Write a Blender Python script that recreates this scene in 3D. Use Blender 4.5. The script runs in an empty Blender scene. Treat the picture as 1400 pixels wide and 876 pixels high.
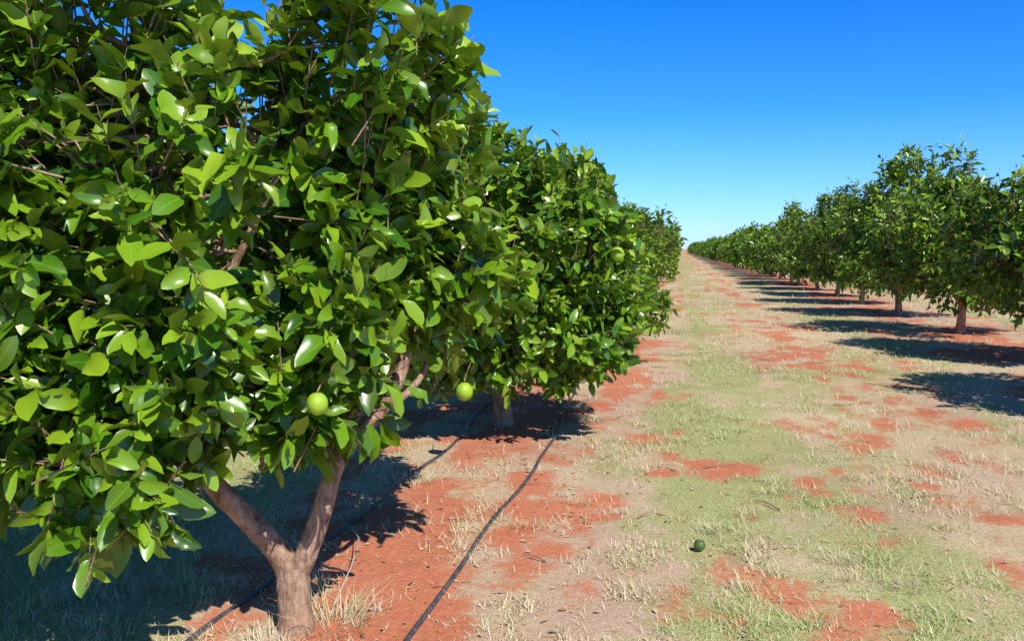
import bpy, math, numpy as np
from mathutils import Vector
rng = np.random.default_rng(7)
sc = bpy.context.scene
sc.view_settings.view_transform='Standard'
sc.view_settings.look='None'
sc.view_settings.exposure=0

# ------------------------------------------------------------ noise helpers
TAB = np.random.default_rng(3).random((256,256))
def vnoise(x,y):
    xi=np.floor(x).astype(int); yi=np.floor(y).astype(int)
    fx=x-xi; fy=y-yi
    fx=fx*fx*(3-2*fx); fy=fy*fy*(3-2*fy)
    a=TAB[xi&255,yi&255]; b=TAB[(xi+1)&255,yi&255]
    c=TAB[xi&255,(yi+1)&255]; d=TAB[(xi+1)&255,(yi+1)&255]
    return (a*(1-fx)+b*fx)*(1-fy)+(c*(1-fx)+d*fx)*fy
def fbm(x,y,o=4):
    s=0;a=.5;t=0
    for i in range(o):
        s=s+a*vnoise(x+17.3*i,y+9.1*i); t+=a; a*=.55; x=x*2.03; y=y*2.03
    return s/t
def sstep(a,b,v):
    t=np.clip((v-a)/(b-a),0,1); return t*t*(3-2*t)
ROWX=-1.45; PER=6.35
def gheight(x,y):
    near=np.exp(-((x/60)**2+(y/80)**2))
    return near*(.05*(fbm(x*.6+5,y*.6+8,3)-.5)+.022*(fbm(x*4,y*4,3)-.5))
def cover(x,y):
    u=(x-ROWX)/PER; k=np.floor(u); l=(u-k)*PER          # 0..PER from the row
    wob=.5*(fbm(x*.3,y*.35+40,2)-.5)
    l=l+wob
    du=np.minimum(np.abs(l),np.abs(PER-l)); c=l-PER/2
    n=fbm(x*1.7+30,y*1.0+11,5); n2=fbm(x*4.6+80,y*3.4+3,5); n3=fbm(x*.9+60,y*.4+21,4)
    red=.60*np.exp(-(du/1.2)**2)+.32*np.exp(-((c-.15)/.55)**2)+.08
    red=sstep(.20,.80,red+(n-.5)*1.8+(n2-.5)*1.1)
    g=.36*np.exp(-((l-1.8)/.5)**2)+.28*np.exp(-((c+.5)/.9)**2)+.34*np.exp(-((c-1.5)/.9)**2)+.09
    left=(x<-1.9)&(x>-7)
    g=g+np.where(left,.35,0)
    g=sstep(.05,.85,g+(n3-.5)*1.1+(n2-.5)*.9)
    gry=sstep(.40,.75,fbm(x*1.1+7,y*.8+77,4)+.12*np.exp(-((l-1.2)/.5)**2))
    return red,g*(1-red*.7),gry*(1-red*.4)

# ------------------------------------------------------------ mesh builder
class B:
    def __init__(s): s.v=[];s.c=[];s.f=[];s.m=[];s.n=0
    def add(s,v,f,mat=0,col=None):
        v=np.asarray(v,float).reshape(-1,3); f=np.asarray(f,int)
        if col is None: col=np.tile([.5,.5,.5,1.],(len(v),1))
        s.v.append(v);s.c.append(col);s.f.append(f+s.n);s.m.append(np.full(len(f),mat));s.n+=len(v)
    def arrays(s):
        return np.concatenate(s.v),np.concatenate(s.c),s.f,s.m
    def mesh(s,name,mats,smooth=True):
        V,C,F,M=s.arrays()
        me=bpy.data.meshes.new(name)
        nl=sum(f.size for f in F); nf=sum(len(f) for f in F)
        me.vertices.add(len(V)); me.vertices.foreach_set('co',V.astype(np.float32).ravel())
        me.loops.add(nl); me.loops.foreach_set('vertex_index',np.concatenate([f.ravel() for f in F]).astype(np.int32))
        tot=np.concatenate([np.full(len(f),f.shape[1]) for f in F])
        st=np.concatenate([[0],np.cumsum(tot)[:-1]])
        me.polygons.add(nf); me.polygons.foreach_set('loop_start',st.astype(np.int32))
        me.polygons.foreach_set('loop_total',tot.astype(np.int32))
        me.polygons.foreach_set('material_index',np.concatenate(M).astype(np.int32))
        me.polygons.foreach_set('use_smooth',np.full(nf,smooth))
        at=me.color_attributes.new('data','FLOAT_COLOR','POINT')
        at.data.foreach_set('color',C.astype(np.float32).ravel())
        for m in mats: me.materials.append(m)
        me.update(calc_edges=True); me.validate()
        return me
def obj(name,me,loc=(0,0,0),rotz=0,scale=(1,1,1)):
    o=bpy.data.objects.new(name,me); sc.collection.objects.link(o)
    o.location=loc; o.rotation_euler=(0,0,rotz); o.scale=scale
    return o
def nrm(a): return a/np.maximum(np.linalg.norm(a,axis=-1,keepdims=True),1e-9)

def smooth_path(P,R,n=5):
    P=np.asarray(P,float);R=np.asarray(R,float)
    Q=np.vstack([2*P[0]-P[1],P,2*P[-1]-P[-2]]);out=[];ro=[]
    for i in range(len(P)-1):
        p0,p1,p2,p3=Q[i:i+4]
        for t in np.arange(n)/n:
            out.append(.5*((2*p1)+(-p0+p2)*t+(2*p0-5*p1+4*p2-p3)*t*t+(-p0+3*p1-3*p2+p3)*t**3))
            ro.append(R[i]*(1-t)+R[i+1]*t)
    out.append(P[-1]);ro.append(R[-1])
    return np.array(out),np.array(ro)
def tube(b,P,R,k=8,mat=0,n=5,lump=0.,col=None):
    P,R=smooth_path(P,R,n)
    T=nrm(np.gradient(P,axis=0))
    ref=np.array([0,0,1.]) if abs(T[0][2])<.8 else np.array([1.,0,0])
    N=[];u=nrm(np.cross(T[0],ref))
    for t in T:
        u=nrm(u-t*np.dot(u,t)); N.append(u)
    N=np.array(N);Bn=np.cross(T,N)
    a=np.arange(k)/k*2*np.pi
    rr=R[:,None]*(1+lump*(rng.random((len(P),k))-.5))
    V=P[:,None]+rr[...,None]*(np.cos(a)[None,:,None]*N[:,None]+np.sin(a)[None,:,None]*Bn[:,None])
    m=len(P);i=np.arange(m-1)[:,None]*k;j=np.arange(k)[None];j2=(j+1)%k
    F=np.stack([i+j,i+j2,i+k+j2,i+k+j],-1).reshape(-1,4)
    c=None if col is None else np.tile(col,(m*k,1))
    b.add(V.reshape(-1,3),F,mat,c)

# ------------------------------------------------------------ leaves
def add_leaves(b,pos,ax,nm,L,W,young,detail,mat=1):
    n=len(pos); ax=nrm(ax); nm=nrm(nm-ax*np.sum(nm*ax,-1,keepdims=True)); sd=np.cross(ax,nm)
    rnd=rng.random(n)
    if detail==2: ts=np.array([0,.12,.28,.5,.74,.91,1.]); ws=np.array([.05,.45,.84,1.,.84,.44,.0])
    elif detail==1: ts=np.array([0,.25,.55,.85,1.]); ws=np.array([.06,.8,1.,.6,.0])
    else: ts=None
    curl=(.02+.40*rng.random(n))*L; fold=(.15+.6*rng.random(n)); tw=(rng.random(n)-.5)*1.0
    if ts is None:
        v=np.zeros((n,4,3));h=W*.5
        v[:,0]=pos
        mid=pos+ax*(L*.5)[:,None]
        v[:,1]=mid+sd*h[:,None]+nm*(h*fold)[:,None]
        v[:,3]=mid-sd*h[:,None]+nm*(h*fold)[:,None]
        v[:,2]=pos+ax*L[:,None]-nm*curl[:,None]
        c=np.zeros((n,4,4)); c[...,0]=rnd[:,None]; c[...,1]=[.5,1,.5,0]; c[...,2]=young[:,None]; c[...,3]=1
        i=np.arange(n)[:,None]*4
        F=np.stack([i+[0,1,2],i+[0,2,3]],1).reshape(-1,3)
        b.add(v.reshape(-1,3),F,mat,c.reshape(-1,4)); return
    m=len(ts)
    cen=pos[:,None]+ax[:,None]*(ts[None]*L[:,None])[...,None]-nm[:,None]*((ts**2)[None]*curl[:,None])[...,None]
    h=ws[None]*W[:,None]*.5
    wav=1+.8*np.sin(ts[None]*9+rnd[:,None]*20)
    up=h*fold[:,None]*wav
    a=tw[:,None]*ts[None]
    sdv=sd[:,None]*np.cos(a)[...,None]+nm[:,None]*np.sin(a)[...,None]
    lft=cen-sdv*h[...,None]+nm[:,None]*up[...,None]
    rgt=cen+sdv*h[...,None]+nm[:,None]*(up*(.6+.8*rng.random(n))[:,None])[...,None]
    v=np.stack([lft,cen,rgt],2)             # n,m,3,3
    c=np.zeros((n,m,3,4)); c[...,0]=rnd[:,None,None]; c[...,1]=np.array([0,.5,1]); c[...,2]=young[:,None,None]; c[...,3]=ts[None,:,None]
    base=(np.arange(n)*m*3)[:,None,None]; r=(np.arange(m-1)*3)[None,:,None]; q=np.arange(2)[None,None]
    o=base+r+q
    F=np.stack([o,o+1,o+4,o+3],-1).reshape(-1,4)
    b.add(v.reshape(-1,3),F,mat,c.reshape(-1,4))

def sphere_dirs(n):
    return nrm(rng.normal(size=(n,3)))
def clumpf(p,freq):
    s=0
    for _ in range(5):
        s=s+np.sin(p@(nrm(rng.normal(size=3))*freq*(.7+.7*rng.random()))+rng.random()*6)
    return s/5
def crown(b,lobes,nshoot,perleaf,L,detail,keepout=(),slen=.22,inner=.21,twigs=True,zmin=.3,gap=.5,freq=9.):
    lob=np.array(lobes,float)       # cx,cy,cz,rx,ry,rz
    w=(lob[:,3]*lob[:,5]+lob[:,3]*lob[:,4]); w=w/w.sum()
    k=rng.choice(len(lob),nshoot,p=w)
    d=sphere_dirs(nshoot)
    p0=lob[k,:3]+d*lob[k,3:]*.9
    cl=clumpf(p0,freq)
    isin=rng.random(nshoot)<inner
    f=np.where(isin,.35+.45*rng.random(nshoot),.84+.20*rng.random(nshoot)+.38*cl)
    p=lob[k,:3]+d*lob[k,3:]*f[:,None]
    dep=np.min([np.linalg.norm((p-l[:3])/l[3:],axis=1) for l in lob],axis=0)
    keep=(dep>.62)|(rng.random(nshoot)<.35)
    keep&=p[:,2]>zmin
    keep&=(rng.random(nshoot)>gap*sstep(.05,-.35,cl))|isin
    cm=(lob[:,:3]*w[:,None]).sum(0)
    p=p[keep];d=d[keep]
    out=nrm(p-cm)
    D=nrm(d*.55+out*.45+np.array([0,0,.45])+rng.normal(size=d.shape)*.34)
    n=len(p); sl=slen*(.6+.8*rng.random(n))
    up=(p[:,2]-cm[2])
    ls=(rng.random(n)<.22)&(up>.25); sl[ls]*=1.6+1.1*rng.random(ls.sum()); D[ls]=nrm(D[ls]*.6+np.array([0,0,.8]))
    start=p-D*(sl*.6)[:,None]
    tot=[];
    for j in range(perleaf):
        t=(j+.6*rng.random(n))/perleaf
        bp=start+D*(sl*t)[:,None]+np.array([0,0,-.03])*(t**2)[:,None]
        ang=j*2.4+rng.random(n)*.7
        ref=nrm(np.cross(D,np.array([.13,.2,1.])))
        b2=np.cross(D,ref)
        rad=ref*np.cos(ang)[:,None]+b2*np.sin(ang)[:,None]
        sp=(.95-.55*(t))[:,None]
        ax=nrm(D*(1-sp*.55)+rad*sp+np.array([0,0,-.18])+rng.normal(size=D.shape)*.25)
        nm=nrm(np.array([0,0,.7])+out*.4+D*.5+rng.normal(size=D.shape)*.65)
        ln=L*(.5+.8*rng.random(n))*np.where(t>.85,.75,1.)
        yg=np.clip((t-.35)*1.6,0,1)*(rng.random(n)<.58)*np.clip(.55+.5*up,.22,1)
        tot.append((bp,ax,nm,ln,yg))
    bp=np.concatenate([x[0] for x in tot]);ax=np.concatenate([x[1] for x in tot]);nm=np.concatenate([x[2] for x in tot])
    ln=np.concatenate([x[3] for x in tot]);yg=np.concatenate([x[4] for x in tot])
    km=bp[:,2]>zmin*.6
    for (c,dirv,ln_,rad) in keepout:
        c=np.array(c);dirv=nrm(np.array(dirv,float)); q=bp+ax*(ln*.5)[:,None]-c; s=np.clip(q@dirv,0,ln_)
        km&=np.linalg.norm(q-s[:,None]*dirv,axis=1)>rad
    add_leaves(b,bp[km],ax[km],nm[km],ln[km],ln[km]*(.42+.14*rng.random(km.sum())),yg[km],detail)
    if twigs:
        e=start+D*sl[:,None]; r0=.0035
        ref=nrm(np.cross(D,np.array([.13,.2,1.]))); b2=np.cross(D,ref)
        V=[]
        for pt,r in ((start-D*.12,r0*1.3),(e,r0*.5)):
            for a in (0,2.09,4.19):
                V.append(pt+(ref*math.cos(a)+b2*math.sin(a))*r)
        V=np.stack(V,1); i=np.arange(n)[:,None,None]*6
        F=(i+np.array([[0,1,4,3],[1,2,5,4],[2,0,3,5]])[None]).reshape(-1,4)
        b.add(V.reshape(-1,3),F,0,np.tile([.2,.5,.5,1],(n*6,1)))
    return start
def branches(b,nodes,targets,k=5):
    nodes=np.array(nodes)
    for t in targets:
        cand=nodes[nodes[:,2]<t[2]+.15]
        if len(cand)==0: cand=nodes
        s=cand[np.argmin(np.linalg.norm(cand-t,axis=1))]
        mid=(s+t)/2+rng.normal(size=3)*.06+np.array([0,0,-.04])
        m2=(mid+t)/2+rng.normal(size=3)*.04
        tube(b,[s,mid,m2,t],[.014,.010,.007,.004],k,0,3,.15)

# ------------------------------------------------------------ materials
def mat(name):
    m=bpy.data.materials.new(name); m.use_nodes=True; nt=m.node_tree; nt.nodes.clear()
    return m,nt,nt.nodes,nt.links
def ramp(N,stops):
    r=N.new('ShaderNodeValToRGB'); e=r.color_ramp.elements
    e[0].position=stops[0][0];e[0].color=(*stops[0][1],1); e[1].position=stops[-1][0];e[1].color=(*stops[-1][1],1)
    for p,c in stops[1:-1]:
        x=e.new(p);x.color=(*c,1)
    return r
def mix(N,Lk,f,a,b,bt='MIX'):
    m=N.new('ShaderNodeMix'); m.data_type='RGBA'; m.blend_type=bt
    for s,v in ((m.inputs[0],f),(m.inputs[6],a),(m.inputs[7],b)):
        if isinstance(v,(int,float)): s.default_value=v
        elif isinstance(v,tuple): s.default_value=(*v,1)
        else: Lk.new(v,s)
    return m.outputs[2]
def math_(N,Lk,op,a,b=0.,c=0.,clamp=False):
    m=N.new('ShaderNodeMath');m.operation=op;m.use_clamp=clamp
    for s,v in zip(m.inputs,(a,b,c)):
        if isinstance(v,(int,float)): s.default_value=v
        else: Lk.new(v,s)
    return m.outputs[0]
def noise(N,Lk,scale,det=4,rough=.6,vec=None):
    n=N.new('ShaderNodeTexNoise');n.inputs['Scale'].default_value=scale;n.inputs['Detail'].default_value=det;n.inputs['Roughness'].default_value=rough
    if vec is not None: Lk.new(vec,n.inputs['Vector'])
    return n

def leaf_material():
    m,nt,N,Lk=mat('citrus_leaf')
    at=N.new('ShaderNodeAttribute');at.attribute_name='data'
    sp=N.new('ShaderNodeSeparateColor');Lk.new(at.outputs['Color'],sp.inputs[0])
    r=ramp(N,[(0,(.022,.085,.006)),(.33,(.060,.180,.007)),(.67,(.145,.310,.009)),(1,(.29,.45,.018))]);Lk.new(sp.outputs[0],r.inputs[0])
    col=mix(N,Lk,sp.outputs[2],r.outputs[0],(.38,.54,.03))
    # pale midrib
    d=math_(N,Lk,'ABSOLUTE',math_(N,Lk,'SUBTRACT',sp.outputs[1],.5))
    rib=math_(N,Lk,'SUBTRACT',1.,math_(N,Lk,'MULTIPLY',d,16.),clamp=True)
    col=mix(N,Lk,math_(N,Lk,'MULTIPLY',rib,.35),col,(.32,.44,.08))
    geo=N.new('ShaderNodeNewGeometry')
    back=mix(N,Lk,.4,col,(.16,.24,.06))
    c2=mix(N,Lk,geo.outputs['Backfacing'],col,back)
    p=N.new('ShaderNodeBsdfPrincipled');Lk.new(c2,p.inputs['Base Color'])
    p.inputs['Roughness'].default_value=.31;p.inputs['Specular IOR Level'].default_value=.6
    tr=N.new('ShaderNodeBsdfTranslucent');tcx=mix(N,Lk,.5,col,(.34,.56,.01));Lk.new(tcx,tr.inputs['Color'])
    mx=N.new('ShaderNodeMixShader');mx.inputs[0].default_value=.16;Lk.new(p.outputs[0],mx.inputs[1]);Lk.new(tr.outputs[0],mx.inputs[2])
    o=N.new('ShaderNodeOutputMaterial');Lk.new(mx.outputs[0],o.inputs[0]); return m
def bark_material():
    m,nt,N,Lk=mat('citrus_bark')
    tc=N.new('ShaderNodeTexCoord');mp=N.new('ShaderNodeMapping');mp.inputs['Scale'].default_value=(1,1,.25);Lk.new(tc.outputs['Object'],mp.inputs[0])
    n=noise(N,Lk,55,4,.7,mp.outputs[0]);n2=noise(N,Lk,12,3,.6,tc.outputs['Object'])
    r=ramp(N,[(.25,(.19,.115,.075)),(.5,(.42,.27,.18)),(.75,(.58,.42,.31))]);Lk.new(n.outputs[0],r.inputs[0])
    r2=ramp(N,[(.35,(.50,.45,.42)),(.5,(.95,.92,.9)),(.68,(1.2,1.2,1.2))]);Lk.new(n2.outputs[0],r2.inputs[0])
    c=mix(N,Lk,1.,r.outputs[0],r2.outputs[0],'MULTIPLY')
    sx=N.new('ShaderNodeSeparateXYZ');Lk.new(tc.outputs['Object'],sx.inputs[0])
    dust=math_(N,Lk,'SUBTRACT',1.,math_(N,Lk,'MULTIPLY',sx.outputs[2],6.),clamp=True)
    c=mix(N,Lk,math_(N,Lk,'MULTIPLY',dust,.5),c,(.46,.23,.14))
    p=N.new('ShaderNodeBsdfPrincipled');Lk.new(c,p.inputs['Base Color']);p.inputs['Roughness'].default_value=.85;p.inputs['Specular IOR Level'].default_value=.2
    h=math_(N,Lk,'ADD',n.outputs[0],math_(N,Lk,'MULTIPLY',n2.outputs[0],1.5))
    b=N.new('ShaderNodeBump');b.inputs['Strength'].default_value=.9;b.inputs['Distance'].default_value=.015;Lk.new(h,b.inputs['Height']);Lk.new(b.outputs[0],p.inputs['Normal'])
    o=N.new('ShaderNodeOutputMaterial');Lk.new(p.outputs[0],o.inputs[0]);return m
def fruit_material(name,ca,cb):
    m,nt,N,Lk=mat(name)
    tc=N.new('ShaderNodeTexCoord');n=noise(N,Lk,6,3,.5,tc.outputs['Object'])
    v=N.new('ShaderNodeTexVoronoi');v.inputs['Scale'].default_value=420;Lk.new(tc.outputs['Object'],v.inputs['Vector'])
    c=mix(N,Lk,n.outputs[0],ca,cb)
    p=N.new('ShaderNodeBsdfPrincipled');Lk.new(c,p.inputs['Base Color']);p.inputs['Roughness'].default_value=.4
    b=N.new('ShaderNodeBump');b.inputs['Strength'].default_value=.35;b.inputs['Distance'].default_value=.002;Lk.new(v.outputs['Distance'],b.inputs['Height']);Lk.new(b.outputs[0],p.inputs['Normal'])
    o=N.new('ShaderNodeOutputMaterial');Lk.new(p.outputs[0],o.inputs[0]);return m
def ground_material():
    m,nt,N,Lk=mat('orchard_soil')
    at=N.new('ShaderNodeAttribute');at.attribute_name='data'
    sp=N.new('ShaderNodeSeparateColor');Lk.new(at.outputs['Color'],sp.inputs[0])
    tc=N.new('ShaderNodeTexCoord');P=tc.outputs['Object']
    n1=noise(N,Lk,5.,3,.7,P);n2=noise(N,Lk,26,4,.78,P);n3=noise(N,Lk,150,2,.75,P);n4=noise(N,Lk,.35,2,.5,P)
    def soft(v,a,b,k1=.7,k2=1.9,k3=1.3):
        x=v
        for nn,kk in ((n1,k1),(n2,k2),(n3,k3)):
            x=math_(N,Lk,'MULTIPLY_ADD',math_(N,Lk,'SUBTRACT',nn.outputs[0],.5),kk,x)
        mr=N.new('ShaderNodeMapRange');mr.interpolation_type='SMOOTHSTEP';Lk.new(x,mr.inputs[0]);mr.inputs[1].default_value=a;mr.inputs[2].default_value=b
        return mr.outputs[0]
    red=ramp(N,[(.25,(.45,.115,.052)),(.5,(.61,.190,.096)),(.75,(.74,.32,.19))]);Lk.new(n2.outputs[0],red.inputs[0])
    straw=ramp(N,[(.28,(.28,.17,.09)),(.46,(.57,.43,.26)),(.6,(.73,.60,.39)),(.75,(.84,.75,.56))]);Lk.new(n3.outputs[0],straw.inputs[0])
    green=ramp(N,[(.28,(.15,.17,.05)),(.5,(.37,.41,.15)),(.72,(.62,.64,.31))]);Lk.new(n3.outputs[0],green.inputs[0])
    gry=ramp(N,[(.28,(.28,.15,.10)),(.5,(.60,.42,.30)),(.72,(.77,.61,.46))]);Lk.new(n3.outputs[0],gry.inputs[0])
    c=mix(N,Lk,soft(sp.outputs[2],.1,.9),straw.outputs[0],gry.outputs[0])
    c=mix(N,Lk,math_(N,Lk,'MULTIPLY',soft(sp.outputs[1],.1,.8),.85),c,green.outputs[0])
    c=mix(N,Lk,math_(N,Lk,'MULTIPLY',soft(sp.outputs[0],.22,.80,1.0,2.5,1.7),.94),c,red.outputs[0])
    r4=ramp(N,[(.3,(.88,.85,.84)),(.7,(1.1,1.1,1.1))]);Lk.new(n4.outputs[0],r4.inputs[0])
    c=mix(N,Lk,1.,c,r4.outputs[0],'MULTIPLY')
    p=N.new('ShaderNodeBsdfPrincipled');Lk.new(c,p.inputs['Base Color']);p.inputs['Roughness'].default_value=.95;p.inputs['Specular IOR Level'].default_value=.1
    h=math_(N,Lk,'MULTIPLY_ADD',n3.outputs[0],.4,n2.outputs[0])
    b=N.new('ShaderNodeBump');b.inputs['Strength'].default_value=.6;b.inputs['Distance'].default_value=.02;Lk.new(h,b.inputs['Height']);Lk.new(b.outputs[0],p.inputs['Normal'])
    o=N.new('ShaderNodeOutputMaterial');Lk.new(p.outputs[0],o.inputs[0]);return m
def vcol_material(name,rough=.8,spec=.2):
    m,nt,N,Lk=mat(name)
    at=N.new('ShaderNodeAttribute');at.attribute_name='data'
    p=N.new('ShaderNodeBsdfPrincipled');Lk.new(at.outputs['Color'],p.inputs['Base Color']);p.inputs['Roughness'].default_value=rough;p.inputs['Specular IOR Level'].default_value=spec
    o=N.new('ShaderNodeOutputMaterial')
    Lk.new(p.outputs[0],o.inputs[0])
    return m
def hose_material():
    m,nt,N,Lk=mat('black_poly_pipe')
    tc=N.new('ShaderNodeTexCoord');n=noise(N,Lk,30,4,.6,tc.outputs['Object'])
    r=ramp(N,[(.4,(.045,.05,.06)),(.7,(.17,.13,.11))]);Lk.new(n.outputs[0],r.inputs[0])
    p=N.new('ShaderNodeBsdfPrincipled');Lk.new(r.outputs[0],p.inputs['Base Color']);p.inputs['Roughness'].default_value=.42
    o=N.new('ShaderNodeOutputMaterial');Lk.new(p.outputs[0],o.inputs[0]);return m
LEAF=leaf_material();BARK=bark_material()
TM=[BARK,LEAF]

# ------------------------------------------------------------ ground
def axis(a,b,st,lo,hi,g=1.12):
    mid=np.arange(a,b+1e-6,st); out=list(mid)
    s=st;x=out[-1]
    while x<hi: s*=g;x+=s;out.append(x)
    s=st;x=a;pre=[]
    while x>lo: s*=g;x-=s;pre.append(x)
    return np.array(pre[::-1]+out)
gx=axis(-5.,7.,.045,-1800,1800);gy=axis(1.6,15.,.05,-300,3000,1.06)
X,Y=np.meshgrid(gx,gy,indexing='xy')
Z=gheight(X,Y);r_,g_,b_=cover(X,Y)
nx,ny=len(gx),len(gy)
i=(np.arange(ny-1)*nx)[:,None]+np.arange(nx-1)[None]
F=np.stack([i,i+1,i+nx+1,i+nx],-1).reshape(-1,4)
b=B();b.add(np.stack([X,Y,Z],-1).reshape(-1,3),F,0,np.stack([r_,g_,b_,np.ones_like(r_)],-1).reshape(-1,4))
obj('ground',b.mesh('ground',[ground_material()]))

# grass blades: dry and green, one object
n=400000
yy=2.2*np.exp(rng.random(n)*math.log(34/2.2))
xx=(-.55*yy-3.0)+(rng.random(n))*(1.05*yy+6.2)
rr,gg,bb=cover(xx,yy)
clump=fbm(xx*5+3,yy*5+9,4);clump2=fbm(xx*1.6+3,yy*1.6+9,3)
dens=(1-.86*rr)*(.08+.5*gg+1.0*sstep(.46,.64,clump))*(.2+.8*sstep(.35,.6,clump2))
k=rng.random(n)<dens
xx,yy,rr,gg,clump=xx[k],yy[k],rr[k],gg[k],clump[k];n=len(xx)
zz=gheight(xx,yy)
sc_=1+np.clip((yy-5)/12,0,1.6)
hh=(.012+.026*rng.random(n)+.028*sstep(.52,.7,clump))*sc_**.6
ww=(.0016+.0014*rng.random(n))*sc_
az=rng.random(n)*2*np.pi;lean=.6+1.7*rng.random(n)
dirv=np.stack([np.cos(az)*lean,np.sin(az)*lean,np.ones(n)],-1);dirv=nrm(dirv)
side=np.stack([-np.sin(az),np.cos(az),np.zeros(n)],-1)
pp=np.stack([xx,yy,zz-.003],-1)
V=np.stack([pp-side*ww[:,None],pp+side*ww[:,None],pp+dirv*(hh*1.5)[:,None]],1)
dry=np.array([.80,.69,.47]);dry2=np.array([.54,.40,.24]);grn=np.array([.29,.39,.11]);grn2=np.array([.53,.57,.25])
t=rng.random(n)[:,None];dc=dry*t+dry2*(1-t);gc=grn*t+grn2*(1-t)
isg=(rng.random(n)<np.clip(gg*.85+.05,0,.75))[:,None]
cc=np.where(isg,gc,dc)*(.85+.35*rng.random(n))[:,None]
cc=np.concatenate([cc,np.ones((n,1))],1)
b=B();b.add(V.reshape(-1,3),np.arange(n*3).reshape(-1,3),0,np.repeat(cc,3,0))
GM=vcol_material('grass_blades',.7)
obj('grass',b.mesh('grass',[GM],False))

# dry tufts near the trunk and scattered
b=B()
tl=[(-1.33,3.22,60,.13),(-1.28,3.34,30,.09),(-1.52,3.02,25,.07),(-.78,3.02,80,.04),(-.3,3.0,60,.04),(-2.1,3.5,60,.09),(-2.5,3.3,60,.08),(-.7,7.6,90,.10),(-.9,8.1,90,.10)]
for q in range(120):
    y=3+22*rng.random()**1.6; x=rng.choice([-1.9+rng.normal()*.7,1.6+rng.normal()*1.2,.4+rng.normal()*.4]); tl.append((x,y,int(20+30*rng.random()),.025+.035*rng.random()))
for (cx,cy,cn,hh_) in tl:
    m_=cn*2;a=rng.random(m_)*6.28;rad=(.05+hh_*.6)*rng.random(m_)**.5
    p0=np.stack([cx+rad*np.cos(a),cy+rad*np.sin(a),np.zeros(m_)],-1);p0[:,2]=gheight(p0[:,0],p0[:,1])-.004
    a2=a+rng.normal(size=m_)*.6;h2=hh_*(.4+.8*rng.random(m_));le=.4+.9*rng.random(m_)
    dv=np.stack([np.cos(a2)*le,np.sin(a2)*le,np.ones(m_)],-1);sv=np.stack([-np.sin(a2),np.cos(a2),0*a2],-1)*.0016
    md=p0+dv*(h2*.55)[:,None];tp=p0+dv*h2[:,None]*np.array([1.5,1.5,.9])
    V=np.stack([p0-sv,p0+sv,md+sv*.8,md-sv*.8,tp],1);i=np.arange(m_)[:,None]*5
    col=np.where((rng.random(m_)<rng.random()*.9)[:,None],grn2,dry*.9);col=np.concatenate([col*(.7+.35*rng.random(m_))[:,None],np.ones((m_,1))],1)
    b.add(V.reshape(-1,3),i+np.array([[0,1,2,3]]),0,np.repeat(col,5,0))
    b.f.append(i+np.array([[3,2,4]])+b.n-m_*5);b.m.append(np.zeros(m_))
obj('grass_tufts',b.mesh('grass_tufts',[GM],False))

# fallen leaves / litter
n=2600
yy=2.4*np.exp(rng.random(n)*math.log(22/2.4));row=rng.random(n)
xx=np.where(row<.7,-1.2+rng.normal(size=n)*1.0,1.8+rng.normal(size=n)*2.2)
z=gheight(xx,yy)+.004
a=rng.random(n)*6.28;L=(.015+.045*rng.random(n)**2)
b=B()
ax=np.stack([np.cos(a),np.sin(a),rng.normal(size=n)*.1],-1);nm=nrm(np.stack([rng.normal(size=n)*.25,rng.normal(size=n)*.25,np.ones(n)],-1))
ax=nrm(ax);sd=np.cross(nm,ax);p=np.stack([xx,yy,z],-1);h=(L*.22)[:,None]
V=np.stack([p,p+ax*(L*.5)[:,None]+sd*h+[0,0,.004],p+ax*L[:,None]+[0,0,.003],p+ax*(L*.5)[:,None]-sd*h+[0,0,.004]],1)
pal=np.array([[.50,.36,.22],[.36,.20,.11],[.62,.50,.34],[.52,.40,.32],[.26,.16,.10]])[rng.integers(0,5,n)]
i=np.arange(n)[:,None]*4
b.add(V.reshape(-1,3),np.concatenate([i+[0,1,2],i+[0,2,3]]),0,np.repeat(np.concatenate([pal,np.ones((n,1))],1),4,0))
obj('fallen_leaves',b.mesh('fallen_leaves',[vcol_material('dry_leaf',.7)],False))

# soil clods
n=5000
yy=2.4*np.exp(rng.random(n)*math.log(16/2.4));xx=-4+rng.random(n)*9.5
rr,_,_=cover(xx,yy);k=rng.random(n)<(.1+.9*rr);xx,yy=xx[k],yy[k];n=len(xx)
s=(.002+.008*rng.random(n)**4)
o6=np.array([[1,0,0],[-1,0,0],[0,1,0],[0,-1,0],[0,0,.8],[0,0,-.8]],float)
V=o6[None]*(s[:,None,None])*(.6+.8*rng.random((n,6,1)))
V=V+np.stack([xx,yy,gheight(xx,yy)+s*.3],-1)[:,None]
fs=np.array([[0,2,4],[2,1,4],[1,3,4],[3,0,4],[2,0,5],[1,2,5],[3,1,5],[0,3,5]])
F=(np.arange(n)[:,None,None]*6+fs[None]).reshape(-1,3)
cl=np.array([.54,.18,.095])*(.75+.5*rng.random((n,1)));cl=np.concatenate([cl,np.ones((n,1))],1)
b=B();b.add(V.reshape(-1,3),F,0,np.repeat(cl,6,0));obj('soil_clods',b.mesh('soil_clods',[vcol_material('clod',.95)],True))

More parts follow.
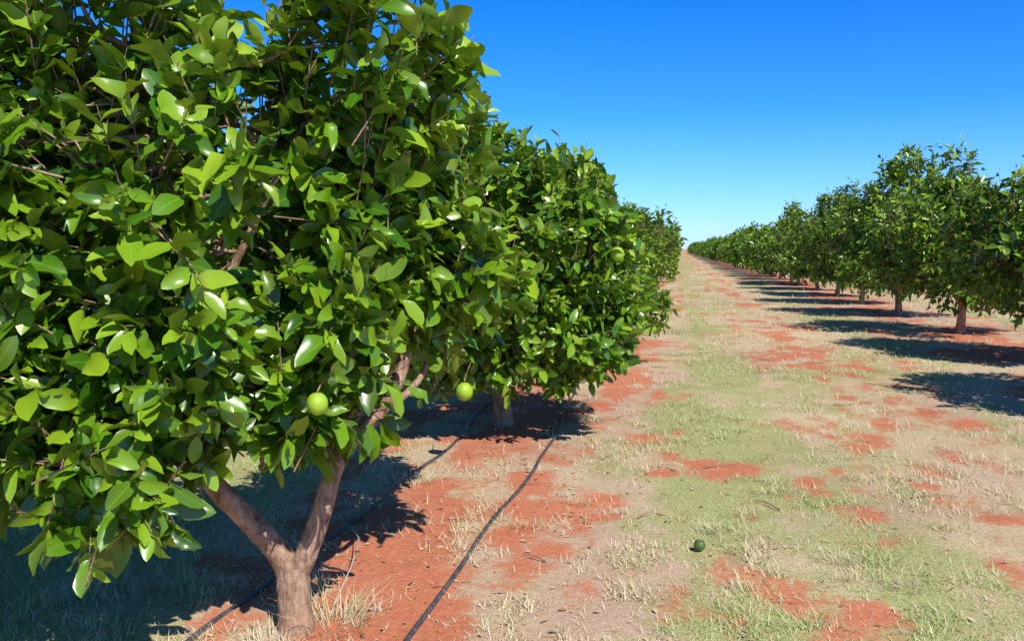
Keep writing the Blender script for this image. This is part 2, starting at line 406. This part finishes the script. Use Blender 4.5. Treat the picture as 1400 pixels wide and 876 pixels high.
# ------------------------------------------------------------ irrigation pipes
def pipe(name,pts,r=.0115,mt=None):
    pts=np.array(pts,float);P=[]
    b=B();z=gheight(pts[:,0],pts[:,1])+r*.8
    tube(b,np.column_stack([pts,z]),[r]*len(pts),10,0,8)
    return obj(name,b.mesh(name,[mt or HOSE]))
HOSE=hose_material()
ys=np.concatenate([np.arange(-1,14,.45),np.arange(14,60,2.)])
pipe('irrigation_pipe',[(-1.72+.05*math.sin(y*1.3)+.02*math.sin(y*3.1)-(.06 if y<3.2 else 0),y) for y in ys])
pipe('irrigation_pipe',[(-.955+.035*math.sin(y*1.1+.6)+.012*math.sin(y*3.7)-.02*max(0,y-6)**.8,y) for y in ys])
b=B();m,nt,N,Lk=mat('feeder_tube');p_=N.new('ShaderNodeBsdfPrincipled');p_.inputs['Base Color'].default_value=(.55,.5,.42,1);p_.inputs['Roughness'].default_value=.5
o_=N.new('ShaderNodeOutputMaterial');Lk.new(p_.outputs[0],o_.inputs[0])
tube(b,[(-1.66,4.35,.02),(-1.50,4.0,.10),(-1.40,3.7,.14),(-1.36,3.45,.10),(-1.37,3.3,.01)],[.0028]*5,6,0,6)
obj('feeder_tube',b.mesh('feeder_tube',[m]))
b=B()
for (x,y,a,l) in ((-.95,5.45,.1,.2),(-.5,6.2,1.2,.18),(.2,6.1,.5,.25),(.6,5.2,2.2,.2),(-.2,4.9,.9,.15),(1.4,5.6,.2,.3),(-.6,4.1,2.6,.14),(.9,11.,.1,.5)):
    dx,dy=math.cos(a)*l,math.sin(a)*l;z=float(gheight(np.array(x),np.array(y)))
    tube(b,[(x,y,z+.008),(x+dx*.5,y+dy*.5+.01,z+.02),(x+dx,y+dy,z+.012)],[.005,.004,.002],5,0,3,.2)
obj('fallen_twigs',b.mesh('fallen_twigs',[BARK]))

# ------------------------------------------------------------ fruit
FM=fruit_material('unripe_citrus_skin',(.26,.46,.025),(.44,.62,.04));FM2=fruit_material('dark_lime_skin',(.06,.12,.02),(.12,.19,.04))
def fruit(name,loc,r,parent=None,mt=FM,tilt=(0,0,0),stem=True):
    b=B();nu,nv=24,16;V=[]
    for j in range(nv+1):
        th=math.pi*j/nv
        for i_ in range(nu):
            ph=2*math.pi*i_/nu; q=1+.012*math.sin(3*ph)+.01*math.cos(5*ph+1)
            z=math.cos(th)*1.06
            if j>nv-3: z-=.05*(j-nv+3)/3
            if j<2: z-=.03*(2-j)
            V.append((r*q*math.sin(th)*math.cos(ph),r*q*math.sin(th)*math.sin(ph),r*z))
    F=[(j*nu+i_,j*nu+(i_+1)%nu,(j+1)*nu+(i_+1)%nu,(j+1)*nu+i_) for j in range(nv) for i_ in range(nu)]
    b.add(V,F)
    if stem: tube(b,[(0,0,r*.95),(0.004,0,r*1.3),(.012,.03,r*2.1),(.02,.12,r*3.2)],[.004,.003,.003,.003],6,1,3)
    o=obj(name,b.mesh(name,[mt,BARK]),loc);o.rotation_euler=tilt
    if parent: o.parent=parent
    return o

# ------------------------------------------------------------ near tree (two-limbed)
b=B()
trunk=[(-1.455,3.19,-.06),(-1.46,3.19,.02),(-1.475,3.205,.12),(-1.488,3.225,.235)]
tube(b,trunk,[.092,.072,.063,.066],16,0,6,.10)
Lm=[(-1.485,3.225,.17),(-1.53,3.20,.30),(-1.63,3.155,.44),(-1.76,3.08,.64),(-1.80,3.04,.95),(-1.80,3.03,1.3),(-1.86,3.0,1.8),(-1.9,3.0,2.2)]
tube(b,Lm,[.050,.050,.045,.040,.034,.028,.018,.008],12,0,6,.10)
Rm=[(-1.485,3.225,.17),(-1.43,3.24,.30),(-1.375,3.265,.46),(-1.315,3.315,.68),(-1.156,3.446,.887),(-1.096,3.56,1.148),(-1.14,3.75,1.5),(-1.2,3.9,1.9)]
tube(b,Rm,[.046,.045,.041,.037,.031,.025,.017,.008],12,0,6,.10)
tube(b,[(-1.76,3.08,.63),(-1.98,3.12,.80),(-2.25,3.1,1.05),(-2.5,2.95,1.4)],[.030,.026,.02,.01],8,0,5,.1)
tube(b,[(-1.20,3.40,.83),(-1.10,3.52,.90),(-1.06,3.70,1.02),(-1.1,3.9,1.3)],[.020,.016,.012,.006],8,0,5,.1)
tube(b,[(-1.31,3.32,.69),(-1.27,3.30,.85),(-1.33,3.45,1.05),(-1.4,3.7,1.3)],[.020,.017,.014,.007],8,0,5,.1)
tube(b,[(-1.80,3.04,.95),(-1.72,3.02,1.2),(-1.55,3.1,1.6),(-1.32,3.2,2.1)],[.024,.02,.015,.006],8,0,5,.1)
tube(b,[(-1.33,3.9,1.25),(-1.30,4.2,1.5),(-1.28,4.5,1.8),(-1.27,4.6,2.1)],[.014,.012,.009,.005],6,0,4,.1)
lobes=[(-1.92,3.12,1.62,.84,.74,.70),(-2.62,2.82,1.52,.62,.52,.68),(-1.84,2.50,.88,.27,.20,.29),(-1.18,3.25,2.18,.32,.34,.34),
 (-2.2,3.0,2.35,.48,.42,.40),(-1.24,3.45,1.62,.36,.38,.36),(-1.24,3.14,1.0,.19,.20,.17),(-1.42,4.2,1.5,.36,.38,.40),(-1.58,3.0,1.04,.34,.30,.26),(-2.2,2.68,.98,.40,.30,.30),
 (-1.08,3.75,1.45,.34,.34,.28),(-1.22,3.0,1.28,.24,.22,.22),(-1.29,4.65,2.02,.26,.30,.34),(-1.45,4.7,1.35,.40,.36,.42),(-1.9,2.75,1.15,.38,.28,.33)]
fr1=(-1.175,2.765,.985)
vis=(.31,-.94,.13)
st=crown(b,lobes,2450,10,.125,2,[(fr1,(.4,-.9,.15),.6,.085),((-1.13,3.48,.99),vis,.9,.09),((-1.21,3.40,.83),vis,.9,.075)],zmin=.5,gap=.94,freq=8)
nodes=smooth_path(Lm,[1]*8,4)[0].tolist()[8:]+smooth_path(Rm,[1]*8,4)[0].tolist()[12:]
branches(b,nodes,st[rng.choice(len(st),80,replace=False)])
t1=obj('citrus_tree',b.mesh('citrus_tree_near',TM))
fruit('fruit',fr1,.036,t1)

# ------------------------------------------------------------ second tree
b=B()
T2=[(-1.43,7.36,-.05),(-1.44,7.36,.05),(-1.46,7.35,.28),(-1.47,7.36,.5)]
tube(b,T2,[.105,.085,.072,.068],12,0,4,.08)
L2=[(-1.46,7.36,.42),(-1.7,7.3,.8),(-1.95,7.2,1.4),(-2.0,7.1,2.3)]
R2=[(-1.46,7.36,.42),(-1.25,7.3,.8),(-1.0,7.3,1.2),(-.8,7.3,1.7)]
M2=[(-1.46,7.36,.42),(-1.5,7.5,.9),(-1.4,7.6,1.5),(-1.3,7.4,2.1)]
for q in (L2,R2,M2): tube(b,q,[.055,.045,.03,.01],8,0,4,.1)
lobes=[(-1.42,7.30,1.25,1.02,1.05,.80),(-2.0,7.05,2.35,.42,.48,.52),(-1.40,7.2,2.0,.42,.5,.40),(-.85,7.25,1.92,.38,.42,.42),(-.72,7.20,1.30,.48,.52,.42),
 (-2.1,7.0,1.3,.55,.6,.55),(-1.0,6.9,.75,.5,.5,.36),(-1.8,6.6,.85,.5,.4,.40)]
fa=(-1.43,5.90,.52);fb=(-.44,6.66,1.46)
st=crown(b,lobes,2400,9,.12,1,[(fa,(.2,-.95,.2),.6,.10),(fb,(.06,-.99,.0),.6,.10)],zmin=.30,gap=.92,freq=7)
branches(b,[*map(list,L2),*map(list,R2),*map(list,M2)],st[rng.choice(len(st),70,replace=False)])
t2=obj('citrus_tree',b.mesh('citrus_tree_mid',TM))
fruit('fruit',fa,.060,t2);fruit('fruit',fb,.052,t2)
fruit('fruit',(-1.15,6.55,.60),.045,t2)

# ------------------------------------------------------------ generic trees
def generic(name,nsh,perleaf,L,detail,twigs):
    b=B()
    tube(b,[(0,0,-.06),(0,0,.06),(.03,.02,.3),(.02,0,.55)],[.10,.075,.062,.06],8,0,3,.1)
    nd=[]
    for q in range(4):
        a=q*1.57+rng.random()*.8;rx,ry=math.cos(a),math.sin(a)
        pth=[(.02,0,.48),(rx*.25,ry*.25,.85),(rx*.5,ry*.5,1.35),(rx*.6,ry*.6,2.0)]
        tube(b,pth,[.045,.035,.022,.008],6,0,3,.1);nd+=pth
    lobes=[(0,0,1.28,1.0,1.05,.82)]
    for q in range(8):
        a=q*.785+rng.random()*.5;r=.6+.45*rng.random();z=.80+.9*rng.random();s=.38+.25*rng.random()
        lobes.append((math.cos(a)*r,math.sin(a)*r*1.05,z,s,s,s*.95))
    for q in range(4):
        a=rng.random()*6.28;r=.6*rng.random();lobes.append((math.cos(a)*r,math.sin(a)*r*1.2,2.0+.5*rng.random(),.31,.33,.42))
    crown(b,lobes,nsh,perleaf,L,detail,zmin=.38,twigs=twigs,slen=.28,gap=.9,freq=6)
    return b
gen=[generic('g',2100,7,.14,0,True) for _ in range(4)]
gm=[g.mesh('citrus_tree_generic_%d'%i,TM,True) for i,g in enumerate(gen)]
lm=[generic('l',560,6,.25,0,False).mesh('distant_tree_%d'%i,TM,True) for i in range(3)]
def place(x,y,i,s=1.,sz=1.):
    return obj('citrus_tree',gm[i%4],(x+rng.normal()*.06,y+rng.normal()*.1,0),rng.random()*6.28,(s,s,s*sz*(.92+.16*rng.random())))
for i,y in enumerate(np.arange(11.5,40,4.2)): place(-1.45,y,i,.86+.1*rng.random())
for i,y in enumerate(np.arange(8.55,40,4.2)): place(5.0,y,i+1,1.03+.1*rng.random(),1.02)
for i,y in enumerate(np.arange(4.3,40,4.2)): place(-7.8,y,i+2,1.0)
# far rows: instances under one parent
far=bpy.data.objects.new('distant_citrus_tree_rows',None);sc.collection.objects.link(far)
for x0 in (-1.45,4.95,-7.8):
    y=40.6
    while y<330:
        s=.9+.25*rng.random()
        o=obj('distant_tree',lm[rng.integers(0,3)],(x0,y,0),rng.random()*6.28,(s,s,s));o.parent=far
        y+=4.2

# fallen lime
fruit('fallen_lime',(.13,4.42,.027),.029,None,FM2,(1.3,.3,.4),False)

# ------------------------------------------------------------ light
el,az=math.radians(48),math.radians(140)   # azimuth from +Y toward +X
S=Vector((math.sin(az)*math.cos(el),math.cos(az)*math.cos(el),math.sin(el)))
sl=bpy.data.lights.new('sun','SUN');sl.energy=5.0;sl.angle=math.radians(.5);sl.color=(1,.965,.89)
so=bpy.data.objects.new('sun',sl);sc.collection.objects.link(so);so.rotation_euler=S.to_track_quat('Z','Y').to_euler()
w=bpy.data.worlds.new('World');sc.world=w;w.use_nodes=True;nt=w.node_tree;bg=nt.nodes['Background']
N=nt.nodes;Lk=nt.links
sk=N.new('ShaderNodeTexSky');sk.sky_type='NISHITA';sk.sun_disc=False;sk.sun_elevation=el;sk.sun_rotation=az
sk.air_density=1.0;sk.dust_density=.2;sk.ozone_density=3.;sk.altitude=0
tc=N.new('ShaderNodeTexCoord');sx=N.new('ShaderNodeSeparateXYZ');Lk.new(tc.outputs['Generated'],sx.inputs[0])
rp=ramp(N,[(0,(.33,.50,.92)),(.06,(.22,.44,.89)),(.15,(.08,.35,.77)),(.32,(.006,.28,.68)),(.6,(.07,.16,.25)),(1,(.09,.15,.21))]);Lk.new(sx.outputs[2],rp.inputs[0])
mu=mix(N,Lk,1.,sk.outputs[0],rp.outputs[0],'MULTIPLY')
vs=N.new('ShaderNodeVectorMath');vs.operation='SCALE';vs.inputs['Scale'].default_value=2.4;Lk.new(mu,vs.inputs[0])
Lk.new(vs.outputs[0],bg.inputs[0]);bg.inputs[1].default_value=.11

# ------------------------------------------------------------ camera
cd=bpy.data.cameras.new('camera');cd.lens=31.2;cd.sensor_width=36;cd.clip_end=6000;cd.clip_start=.05
co=bpy.data.objects.new('camera',cd);sc.collection.objects.link(co)
co.location=(0,0,1.5);co.rotation_euler=(math.radians(90-4.62),0,math.radians(10.52));sc.camera=co
